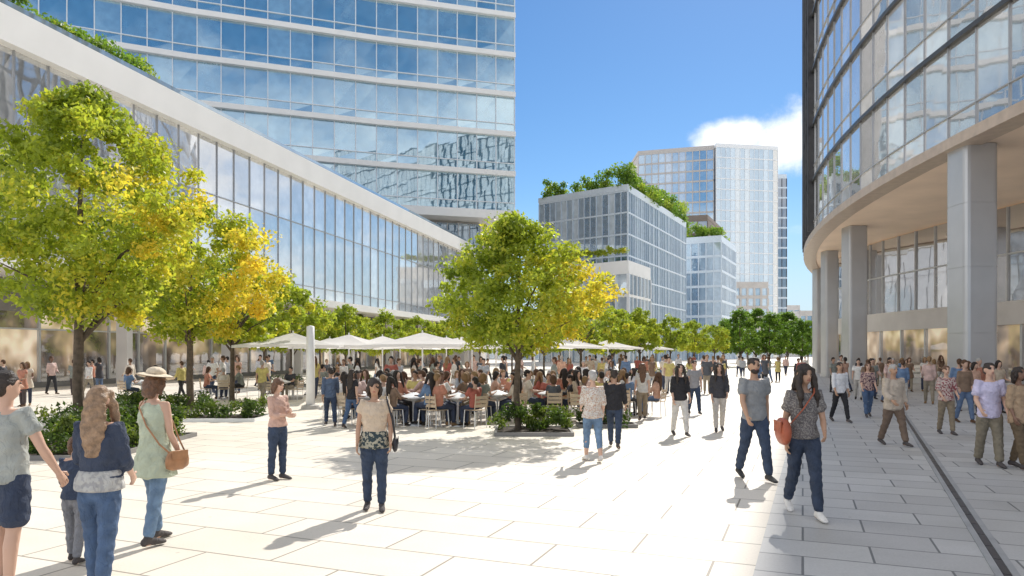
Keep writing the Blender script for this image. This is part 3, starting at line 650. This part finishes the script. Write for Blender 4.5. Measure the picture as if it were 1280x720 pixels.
    if ht=='bun': hr.ell((0,.12,1.70),(.04,.04,.04))
    if ht=='tail': hr.tube([(0,.10,1.69),(0,.15,1.62),(0,.14,1.50)],[.03,.034,.012])
    hr.xf(H); hairb=bake(hr,vox,2,.006 if not lod else 0)
    off=Vector((0,0,-zmin))
    allb=dict(body=body,top=topb,trousers=trob,shoes=shoes,hair=hairb)
    for k,q in allb.items():
        for mb in (q if isinstance(q,list) else [q]): mb.xf(lambda p:p+off)
    return allb,H,T,off,arms
SK={'fair':mat('fair_skin',(.60,.38,.28),.5,var=.06),'tan':mat('tan_skin',(.45,.27,.18),.5,var=.06),'brown':mat('brown_skin',(.22,.12,.08),.5,var=.06)}
m_eye=mat('eye_dark',(.03,.02,.02),.2); m_lip=mat('lip',(.35,.12,.10),.5)
HC={'dark':mat('dark_hair',(.03,.02,.015),.5,var=.4,scale=30,bump=.6,bscale=60),'brown':mat('brown_hair',(.13,.065,.035),.5,var=.4,scale=30,bump=.6,bscale=60),'blonde':mat('light_brown_hair',(.28,.18,.11),.5,var=.4,scale=25,bump=.6,bscale=60),'grey':mat('grey_hair',(.42,.40,.38),.6,var=.2,scale=30)}
mc={}
def cm(col,kind='plain',col2=(.05,.05,.06),ps=22.):
    k=(col,kind,col2,ps)
    if k not in mc: mc[k]=cloth('fabric_'+kind,col,kind,col2,ps)
    return mc[k]
def person(px,Y,h,yaw,P,label,skin='fair',hair='dark',top=None,bot=None,shoe=(.08,.07,.07),garment='shirt',X=None,vox=.0135,extra=None,group=None):
    X=SX(px,Y) if X is None else X
    A_,H,T,off,arms=figure(P,vox); s=h/1.757
    o=thing('person',label,'person',(X,Y,0),group,rz=rad(yaw),scale=s,me=A_['body'].mesh('person',[SK[skin],m_eye,HC[hair],m_lip],True))
    part(garment,A_['top'].mesh(garment,[top],True),o)
    part('trousers' if P.get('tl',1)>.5 else 'shorts',A_['trousers'].mesh('trousers',[bot],True),o)
    sm=cm(shoe)
    for q in A_['shoes']: part('shoe',q.mesh('shoe',[sm],True),o)
    if P.get('hair')!='bald': part('hair',A_['hair'].mesh('hair',[HC[hair]],True),o)
    if extra: extra(o,H,T,off,arms)
    return o
denim=cm((.07,.12,.22),'denim'); denimd=cm((.035,.055,.10),'denim'); black=cm((.022,.022,.027)); khaki=cm((.25,.20,.14)); denimm=cm((.15,.24,.37),'denim')
def bag(o,s,col,z=.86,size=(.26,.10,.24),cross=True,yb=-.04,label='brown leather shoulder bag hanging at a hip'):
    b=MB(); m_=mat('bag_leather',col,.45,var=.2,scale=12,bump=.3)
    x=s*.27; 
    b.tube([(x,yb-size[0]/2,z),(x,yb-size[0]*.25,z-.01),(x,yb+size[0]*.25,z-.01),(x,yb+size[0]/2,z)],[(size[1]*.42,size[2]*.42),(size[1]/2,size[2]/2),(size[1]/2,size[2]/2),(size[1]*.42,size[2]*.42)],14)
    t=thing('handbag',label,'bag',o.location,rz=o.rotation_euler.z,scale=o.scale[0])
    part('pouch',b.mesh('pouch',[m_],True),t)
    f=MB(); f.box((x+s*size[1]*.48,yb,z+.045),(.012,size[0]*.86,size[2]*.42)); part('flap',f.mesh('flap',[m_]),t)
    st=MB(); top=z+size[2]/2-.03
    if cross: pts=[(x,yb-.09,top),(s*.19,-.13,1.05),(s*.06,-.165,1.22),(-s*.07,-.13,1.40),(-s*.115,.0,1.485),(-s*.06,.13,1.38),(s*.06,.145,1.2),(s*.2,.11,1.02),(x,yb+.09,top)]
    else: pts=[(x,yb-.09,top),(s*.235,-.10,1.2),(s*.175,-.09,1.42),(s*.16,.0,1.495),(s*.19,.08,1.42),(s*.235,.08,1.2),(x,yb+.09,top)]
    st.tube(pts,[(.012,.006)]*len(pts),6); part('strap',st.mesh('strap',[m_],True),t); return t
def hat(o,H,T,off,arms):
    b=MB(); b.ell((0,.015,1.735),(.088,.10,.062)); V=MB()
    n=24; R0=[(.08,.0),(.13,-.012),(.175,-.028)]
    pts=[]
    for r,dz in R0:
        for j in range(n):
            a=2*math.pi*j/n; pts.append((r*math.cos(a),.015+r*1.08*math.sin(a),1.722+dz+.012*math.sin(2*a)))
    F=[(i*n+j,(i+1)*n+j,(i+1)*n+(j+1)%n,i*n+(j+1)%n) for i in range(2) for j in range(n)]
    b.add(pts,F); pts2=[(x,y,z-.006) for x,y,z in pts]; b.add(pts2,[f[::-1] for f in F])
    b.xf(lambda p:H(p)+off); part('straw_hat',b.mesh('straw_hat',[mat('straw',(.66,.56,.42),.8,var=.15,scale=40,bump=.5)],True),o)
def wrap(col,col2,z0,z1,grow=.03):
    def f(o,H,T,off,arms):
        b=MB(); b.tube([(0,0,z0),(0,0,(z0+z1)/2),(0,0,z1)],[(.175+grow,.125+grow),(.165+grow,.12+grow),(.14+grow*.8,.11+grow*.6)],20,cap=False)
        q=bake(b,.0135,2,.003).xf(lambda p:p+off); part('hem_panel',q.mesh('hem_panel',[cm(col,'floral',col2,26.)],True),o)
    return f
W1=((24,8),(-16,14)); W2=((-14,16),(22,6))
p1=person(8,5.7,1.76,168,dict(legs=((4,2),(-4,2)),arms=((4,9,10,0),(12,20,18,0)),tl=.40,baggy=1.8,hair='short',fat=1.05,hy=-25),'man in grey t-shirt and navy shorts reaching one hand down','fair','dark',cm((.36,.38,.36)),cm((.035,.05,.09)),garment='shirt')
p2=person(124,5.6,1.65,176,dict(fem=True,legs=((8,4),(-6,3)),arms=((8,10,50,22),(6,11,45,18)),sleeve=1.45,hem=1.02,loose=1.5,hair='long',hy=8),'woman with long light brown hair in navy top and jeans','fair','blonde',cm((.04,.055,.095)),denim,garment='top',extra=wrap((.46,.46,.45),(.34,.34,.35),.90,1.06))
person(94,6.5,1.15,185,dict(fem=True,legs=((10,6),(-8,6)),arms=((10,8,20,4),(-4,9,16,2)),sleeve=1.5,hem=.9,loose=1.5,hair='tail'),'child in navy jacket and grey trousers beside a woman','fair','brown',cm((.04,.06,.11)),cm((.22,.23,.26)),garment='jacket')
p3=person(193,7.15,1.73,156,dict(fem=True,legs=((10,5),(-8,5)),arms=((6,8,25,4),(4,9,22,2)),sleeve=0,hem=.70,flare=.045,loose=1.8,hair='bob',hp=10),'woman in sage tunic, jeans and straw hat with shoulder bag','fair','brown',cm((.50,.56,.43)),denimm,garment='tunic',extra=hat)
bag(p3,-1,(.38,.19,.09),size=(.22,.08,.20),label='tan leather shoulder bag hanging at woman in tunic')
p4=person(468,8.64,1.60,8,dict(fem=True,legs=((3,2),(-5,3)),arms=((4,12,24,4),(2,11,18,2)),sleeve=.35,hem=.98,loose=1.6,hair='bob',hp=8,fat=1.05),'woman in cream top with dark patterned hem and jeans','tan','dark',cm((.62,.50,.38)),denimd,garment='top',extra=wrap((.03,.05,.06),(.40,.38,.30),.84,1.06,.032))
bag(p4,1,(.02,.02,.025),z=.88,cross=False,size=(.2,.08,.2),label='small black handbag hanging at woman in jeans')
p5=person(347,10.7,1.52,62,dict(fem=True,legs=((3,3),(-3,2)),arms=((10,4,98,34),(8,4,80,42)),sleeve=1.5,hem=.93,loose=1.3,hair='bob',hp=12),'woman in dusty pink top and dark jeans with folded arms','fair','brown',cm((.58,.38,.31)),denimd,garment='top')
person(413,18.4,1.55,200,dict(legs=W1,arms=((-10,8,20,0),(14,8,20,0)),sleeve=1.6),'man in blue jacket and dark trousers walking','tan','dark',cm((.10,.14,.22)),denimd,garment='jacket')
person(440,18.0,1.5,160,dict(legs=W2,arms=((10,8,20,0),(-14,8,20,0)),fem=True,hair='long'),'woman in black top beside a café table','fair','dark',black,denim,garment='top')
p7=person(741,12.5,1.60,188,dict(fem=True,legs=((14,10),(-10,12)),arms=((14,7,50,8),(-10,9,30,2)),sleeve=1.1,hem=.86,loose=2.2,flare=.02,hair='short',tl=.8,hp=12),'woman with grey hair in pale floral blouse and cropped jeans','fair','grey',cm((.68,.65,.60),'floral',(.52,.36,.28),44.),denimm,(.65,.62,.58),garment='blouse')
p8=person(768,14.2,1.60,168,dict(legs=W1,arms=((-8,9,25,0),(14,8,25,0)),sleeve=1.6,loose=1.6),'man in dark jacket carrying a bag','tan','dark',black,denimd,garment='jacket')
bag(p8,1,(.05,.035,.03),z=.80,cross=False,size=(.30,.10,.26),label='dark shoulder bag carried by man in dark jacket')
person(803,20.,1.62,175,dict(fem=True,legs=W2,arms=((10,8,20,0),(-12,8,20,0)),hair='long'),'woman in white top and beige trousers walking away','fair','brown',cm((.6,.58,.55)),khaki,garment='top')
p10=person(850,16.3,1.66,5,dict(fem=True,legs=((18,4),(-12,10)),arms=((8,8,30,6),(-6,8,30,4)),sleeve=1.3,loose=1.4,hair='long'),'woman in black blouse and white trousers walking','fair','dark',black,cm((.62,.60,.57)),garment='blouse')
p11=person(899,17.2,1.66,-10,dict(fem=True,legs=((-12,12),(18,6)),arms=((6,9,45,8),(-6,8,30,4)),sleeve=1.6,loose=2.,hair='long'),'woman in dark padded jacket and pale trousers','fair','dark',cm((.05,.05,.06)),cm((.48,.45,.42)),garment='jacket')
person(868,22,1.68,0,dict(legs=W1,arms=((-8,8,20,0),(10,8,20,0))),'man in grey shirt and dark trousers walking','fair','dark',cm((.3,.3,.32)),denimd)
p12=person(943,10.7,1.85,8,dict(legs=((20,6),(-14,12)),arms=((-14,8,18,1),(16,8,22,2)),sleeve=.55,loose=1.4,hair='short',hy=-8,baggy=1.3,beard=1),'bearded man in grey t-shirt and dark jeans walking','tan','dark',cm((.26,.27,.28)),denimd,(.05,.05,.05),garment='shirt')
p13=person(1005,8.35,1.80,-4,dict(fem=True,legs=((20,6),(-14,18)),spread=-1,arms=((8,9,50,16),(-8,8,16,2)),sleeve=.6,loose=1.3,hair='long',hp=6,hy=14,hem=.92,fat=.93),'woman in dark grey patterned top and dark blue jeans with red-brown bag','tan','dark',cm((.13,.12,.12),'floral',(.27,.25,.235),70.),cm((.03,.045,.08),'denim'),(.75,.73,.70),garment='top')
bag(p13,-1,(.34,.08,.035),z=.98,size=(.30,.12,.30),cross=True,yb=-.13,label='red-brown leather bag carried across a woman in patterned top')
p14=person(1050,19.5,1.66,3,dict(legs=W1,arms=((-6,8,25,0),(10,8,25,0)),sleeve=1.5),'man in white shirt and dark trousers walking','tan','dark',cm((.70,.71,.74)),black)
p15=person(1117,14.6,1.68,10,dict(legs=((20,4),(-14,12)),arms=((-6,11,35,6),(10,11,45,8)),sleeve=1.75,loose=2.4,hem=.80,hair='short',baggy=1.6,fat=1.1),'man in beige blazer and brown trousers walking','tan','grey',cm((.52,.44,.36)),cm((.17,.12,.09)),garment='blazer')
p16=person(1183,16.6,1.60,-8,dict(fem=True,legs=((12,4),(-8,8)),arms=((8,9,50,10),(4,9,45,10)),sleeve=.9,loose=2,hair='short'),'person in red patterned shirt and khaki trousers','fair','brown',cm((.55,.44,.40),'floral',(.26,.07,.08),24.),khaki)
p17=person(1237,12.,1.74,-12,dict(legs=((12,3),(-10,8)),arms=((4,9,34,6),(10,10,40,6)),sleeve=.65,loose=1.7,hem=.84,hair='short',baggy=1.7,hy=10),'man in lavender shirt and olive trousers walking','fair','dark',cm((.60,.56,.74)),cm((.22,.19,.14)))
p18=person(1274,11.7,1.68,15,dict(fem=True,legs=((-10,8),(14,4)),arms=((8,9,40,6),(-4,9,30,2)),sleeve=1.3,loose=1.8,hair='bob',hem=.8),'woman in tan cardigan and brown trousers','brown','dark',cm((.40,.28,.18)),cm((.14,.10,.06)),garment='cardigan')
person(1085,21,1.62,-15,dict(fem=True,legs=W2,arms=((6,8,40,0),(4,8,45,0)),sleeve=1.1,hair='bob'),'woman in floral dress top in building shade','fair','brown',cm((.5,.35,.3),'floral',(.1,.05,.08)),denim)
# ---- crowd variants (small figures)
cr_shirt=randmat('crowd_shirt',None,True); cr_tr=randmat('crowd_trousers',[(0,(.04,.055,.10)),(.3,(.03,.03,.035)),(.45,(.12,.18,.30)),(.65,(.33,.28,.21)),(.8,(.55,.53,.50)),(.93,(.08,.06,.06))],seed=7.13)
cr_skin=randmat('crowd_skin',[(0,(.60,.38,.28)),(.55,(.46,.28,.19)),(.85,(.22,.12,.08))],seed=13.7,rough=.5); cr_hair=randmat('crowd_hair',[(0,(.025,.018,.014)),(.4,(.10,.05,.025)),(.7,(.28,.17,.08)),(.92,(.42,.40,.38))],seed=23.1)
def crowd_mesh(P):
    A_,*_=figure(P,.022,True); b=MB(); b.merge(A_['body'],0); b.merge(A_['top'],1); b.merge(A_['trousers'],2)
    for q in A_['shoes']: b.merge(q,3)
    b.merge(A_['hair'],3); return b.mesh('person',[cr_skin,cr_shirt,cr_tr,cr_hair],True)
ST=[crowd_mesh(p) for p in (
 dict(legs=W1,arms=((-12,8,20,0),(14,8,20,0)),loose=1.4,sleeve=.5),
 dict(legs=W2,arms=((14,8,25,0),(-12,8,20,0)),loose=1.6,sleeve=1.6,fat=1.08),
 dict(fem=True,legs=W1,arms=((-8,8,20,0),(10,10,60,6)),hair='long',loose=1.5,sleeve=.5),
 dict(fem=True,legs=((3,2),(-3,2)),arms=((8,10,70,10),(6,8,20,2)),hair='bob',hem=.72,flare=.04,loose=1.6,sleeve=.3),
 dict(legs=((4,2),(-4,3)),arms=((4,8,70,12),(2,8,15,2)),loose=1.6,sleeve=.6,hem=.84),
 dict(fem=True,legs=((15,5),(-10,10)),arms=((5,12,45,8),(-5,8,20,2)),hair='tail',sleeve=1.5))]
SE=[crowd_mesh(p) for p in (
 dict(legs=((86,88),(84,80)),arms=((30,10,55,8),(24,10,70,10)),loose=1.5,sleeve=.6,hem=.93),
 dict(fem=True,legs=((86,92),(86,86)),arms=((40,8,40,8),(20,12,90,12)),hair='bob',sleeve=.5,hem=.93,lean=8),
 dict(fem=True,legs=((88,84),(82,90)),arms=((28,8,60,8),(34,8,50,6)),hair='long',sleeve=1.4,hem=.93,lean=-5),
 dict(legs=((84,84),(88,88)),arms=((38,14,60,10),(30,8,50,8)),sleeve=1.5,hem=.93,lean=12,fat=1.08))]
shirts=[(.75,.73,.70),(.68,.68,.70),(.05,.05,.06),(.42,.12,.09),(.15,.24,.40),(.55,.45,.34),(.10,.11,.13),(.62,.38,.28),(.28,.30,.27),(.78,.76,.73),(.55,.24,.16),(.24,.16,.11),(.45,.48,.52),(.66,.56,.20),(.7,.5,.45),(.74,.66,.56)]
snames=['white','pale grey','black','dark red','blue','beige','charcoal','terracotta','olive grey','cream','rust','brown','blue-grey','mustard','pale pink','sand']
def crowd(X,Y,seated=False,rz=None,h=None):
    i=random.randrange(len(shirts)); me=random.choice(SE if seated else ST)
    o=thing('person',('seated café guest in %s top' if seated else 'pedestrian in %s top crossing the plaza')%snames[i],'person',(X,Y,0),'seated café guests' if seated else 'crowd of pedestrians',me=me,rz=rz if rz is not None else random.uniform(0,6.28),scale=(h or random.uniform(1.55,1.8))/1.757)
    o.color=(*shirts[i],1); return o
# ---------------------------------------------------------------- café furniture
def chair_src():
    t=thing('cafe_chair','pale timber and white metal café chair at a table','chair',(0,0,0),'café chairs')
    b=MB(); b.tube([(0,-.2,.445),(0,0,.45),(0,.2,.45)],[(.19,.014),(.21,.014),(.2,.014)],12); part('seat',b.mesh('seat',[m_wood]),t)
    b=MB()
    for x in (-.19,.19): b.tube([(x,.2,.44),(x,.25,.85)],[.014,.014],6)
    for z_ in (.56,.66,.76): b.box((0,.213+(z_-.44)*.1,z_),(.39,.016,.075))
    part('backrest',b.mesh('backrest',[m_wood]),t)
    for x in (-.18,.18):
        for y in (-.18,.19):
            b=MB(); b.tube([(x,y,.44),(x*1.12,y*1.15,0)],[.012,.011],6); part('leg',b.mesh('leg',[m_white]),t)
    return t
def table_src():
    t=thing('cafe_table','round pale café table with pedestal','table',(0,0,0),'café tables')
    b=MB(); b.tube([(0,0,.72),(0,0,.745)],[.38,.38],20,cap=False); part('tabletop',b.mesh('tabletop',[m_white]),t)
    b=MB(); b.tube([(0,0,.02),(0,0,.06),(0,0,.72)],[.03,.03,.03],8); b.tube([(0,0,.0),(0,0,.02)],[.24,.24],14,cap=False); part('pedestal',b.mesh('pedestal',[m_white]),t); return t
chair=chair_src(); table=table_src(); first=[True]
def cafe_set(X,Y,n=4,guests=1.):
    a0=random.uniform(0,1.57) if Y>19.6 else .785
    if first[0]: table.location=(X,Y,0)
    else: copy_thing(table,(X,Y,0))
    for k in range(n):
        a=a0+k*2*math.pi/n; r=.66; cx_,cy_=X+r*math.cos(a),Y+r*math.sin(a)
        dx,dy=X-cx_,Y-cy_; rz=math.atan2(dx,-dy)
        if first[0]: chair.location=(cx_,cy_,0); chair.rotation_euler=(0,0,rz); first[0]=False
        else: copy_thing(chair,(cx_,cy_,0),rz)
        if random.random()<guests: crowd(cx_,cy_,True,rz,random.uniform(1.62,1.82))
for (X,Y) in [(-3.7,18.9),(-2.55,18.65),(-1.4,18.55),(2.3,19.3),(-4.5,20.5),(-3.0,20.2),(-1.7,20.1),(-.4,19.8),(1.1,20.2),(2.5,21.0),(3.7,21.6),(-4.4,22.3),(-2.9,21.9),(-1.4,21.8),(.1,21.6),(1.4,22.0),(2.8,23.1),(-3.4,23.8),(-1.7,23.7),(.0,23.5),(1.6,24.1),(3.6,25.0)]: cafe_set(X,Y,4,.96)
for (X,Y) in [(-9,28),(-11.6,29),(-6.6,28.5),(-14,27.2),(-8,31.5)]: cafe_set(X,Y,4,.75)
# parasols
def canvas_mat():
    m,nt,out=new_mat('white_parasol_canvas'); L=nt.links
    d=N(nt,'ShaderNodeBsdfDiffuse'); t_=N(nt,'ShaderNodeBsdfTranslucent'); t_.inputs[0].default_value=(.96,.95,.93,1)
    tc=N(nt,'ShaderNodeTexCoord'); no=N(nt,'ShaderNodeTexNoise'); no.inputs['Scale'].default_value=2; L.new(tc.outputs['Object'],no.inputs['Vector'])
    r=ramp(nt,[(.3,(.89,.88,.87)),(.7,(.93,.92,.91))]); L.new(no.outputs['Fac'],r.inputs['Fac']); L.new(r.outputs['Color'],d.inputs[0])
    ms=N(nt,'ShaderNodeMixShader'); ms.inputs[0].default_value=.5; L.new(d.outputs[0],ms.inputs[1]); L.new(t_.outputs[0],ms.inputs[2]); L.new(ms.outputs[0],out.inputs[0]); return m
m_canvas=canvas_mat()
def parasol(X,Y,w_=3.8,ze=2.15,zt=2.68,rz=0):
    t=thing('parasol','large square white canvas parasol over café tables','parasol',(X,Y,0),'café parasols',rz=rz)
    b=MB(); h_=w_/2; n=6; V=[]
    c=[(-h_,-h_),(h_,-h_),(h_,h_),(-h_,h_)]
    for s in range(4):
        a=c[s]; d=c[(s+1)%4]; V=[]
        rows=4
        for r in range(rows+1):
            t_=r/rows; 
            for k in range(n+1):
                u=k/n; ex=a[0]*(1-u)+d[0]*u; ey_=a[1]*(1-u)+d[1]*u; sag=-.10*4*u*(1-u)*t_*(1-t_)*2+ .05*4*u*(1-u)*t_*t_
                V.append((ex*t_,ey_*t_,zt+(ze-zt)*t_+sag*1.-.06*math.sin(math.pi*t_)))
        for k in range(n+1):
            x,y,z_=V[rows*(n+1)+k]; V.append((x,y,z_-.10))
        F=[(r*(n+1)+k,(r+1)*(n+1)+k,(r+1)*(n+1)+k+1,r*(n+1)+k+1) for r in range(rows+1) for k in range(n)]
        b.add(V,F)
    part('canopy',b.mesh('canopy',[m_canvas],False),t)
    b=MB(); b.tube([(0,0,0),(0,0,zt+.06)],[.035,.03],10); part('pole',b.mesh('pole',[m_white],True),t)
    b=MB(); b.box((0,0,.05),(.7,.7,.1)); part('base',b.mesh('base',[m_conc]),t)
    b=MB()
    for a in c: b.tube([(0,0,zt-.5),(a[0]*.5,a[1]*.5,zt+(ze-zt)*.5-.09)],[.012,.012],5)
    part('ribs',b.mesh('ribs',[m_steel]),t)
for (px,Y,s) in [(366,29,3.9),(436,32,3.8),(478,35,4.2),(528,28.5,4.6),(590,32,4.4),(558,38,4.4),(412,40,4.2),(620,38,4.2),(500,44,4.4),(668,33,4.2),(712,38,3.8),(760,46,3.8),(810,60,3.6)]:
    parasol(SX(px,Y),Y,s,rz=random.uniform(-.3,.3))
t=thing('white_pillar','thick white painted post standing on a round base','post',(SX(388,24),24,0))
b=MB(); b.tube([(0,0,.1),(0,0,1.4),(0,0,2.75)],[.15,.14,.13],16,cap=False); part('shaft',b.mesh('shaft',[m_white],True),t)
b=MB(); b.tube([(0,0,0),(0,0,.12)],[.32,.28],20,cap=False); part('base',b.mesh('base',[m_conc]),t)
# ---------------------------------------------------------------- crowd placing
placed=[]
def ok(X,Y,d=.55):
    for a in placed:
        if (a[0]-X)**2+(a[1]-Y)**2<d*d: return False
    placed.append((X,Y)); return True
def scatter(n,xr,yr,rzs):
    k=0;tr_=0
    while k<n and tr_<n*20:
        tr_+=1; Y=yr[0]+(yr[1]-yr[0])*random.random(); px=random.uniform(*xr); X=SX(px,Y)
        if -5<X<4.3 and Y<25.5: continue
        if X<podX(Y)+1 or X>rX(Y)+ofs(Y)-1: continue
        if ok(X,Y): crowd(X,Y,False,random.choice(rzs)+random.uniform(-.5,.5)); k+=1
scatter(24,(235,500),(25,42),(0,3.14,1.5,-1.5))
scatter(30,(480,720),(25.6,44),(0,3.14,1.5,-1.5))
scatter(36,(720,900),(25,60),(0,3.14))
scatter(22,(800,1010),(30,70),(0,3.14))
scatter(10,(0,230),(24,34),(0,3.14,1.5,-1.5))
scatter(24,(1040,1200),(23,42),(0,3.14))
scatter(5,(1200,1280),(19,25),(0,))
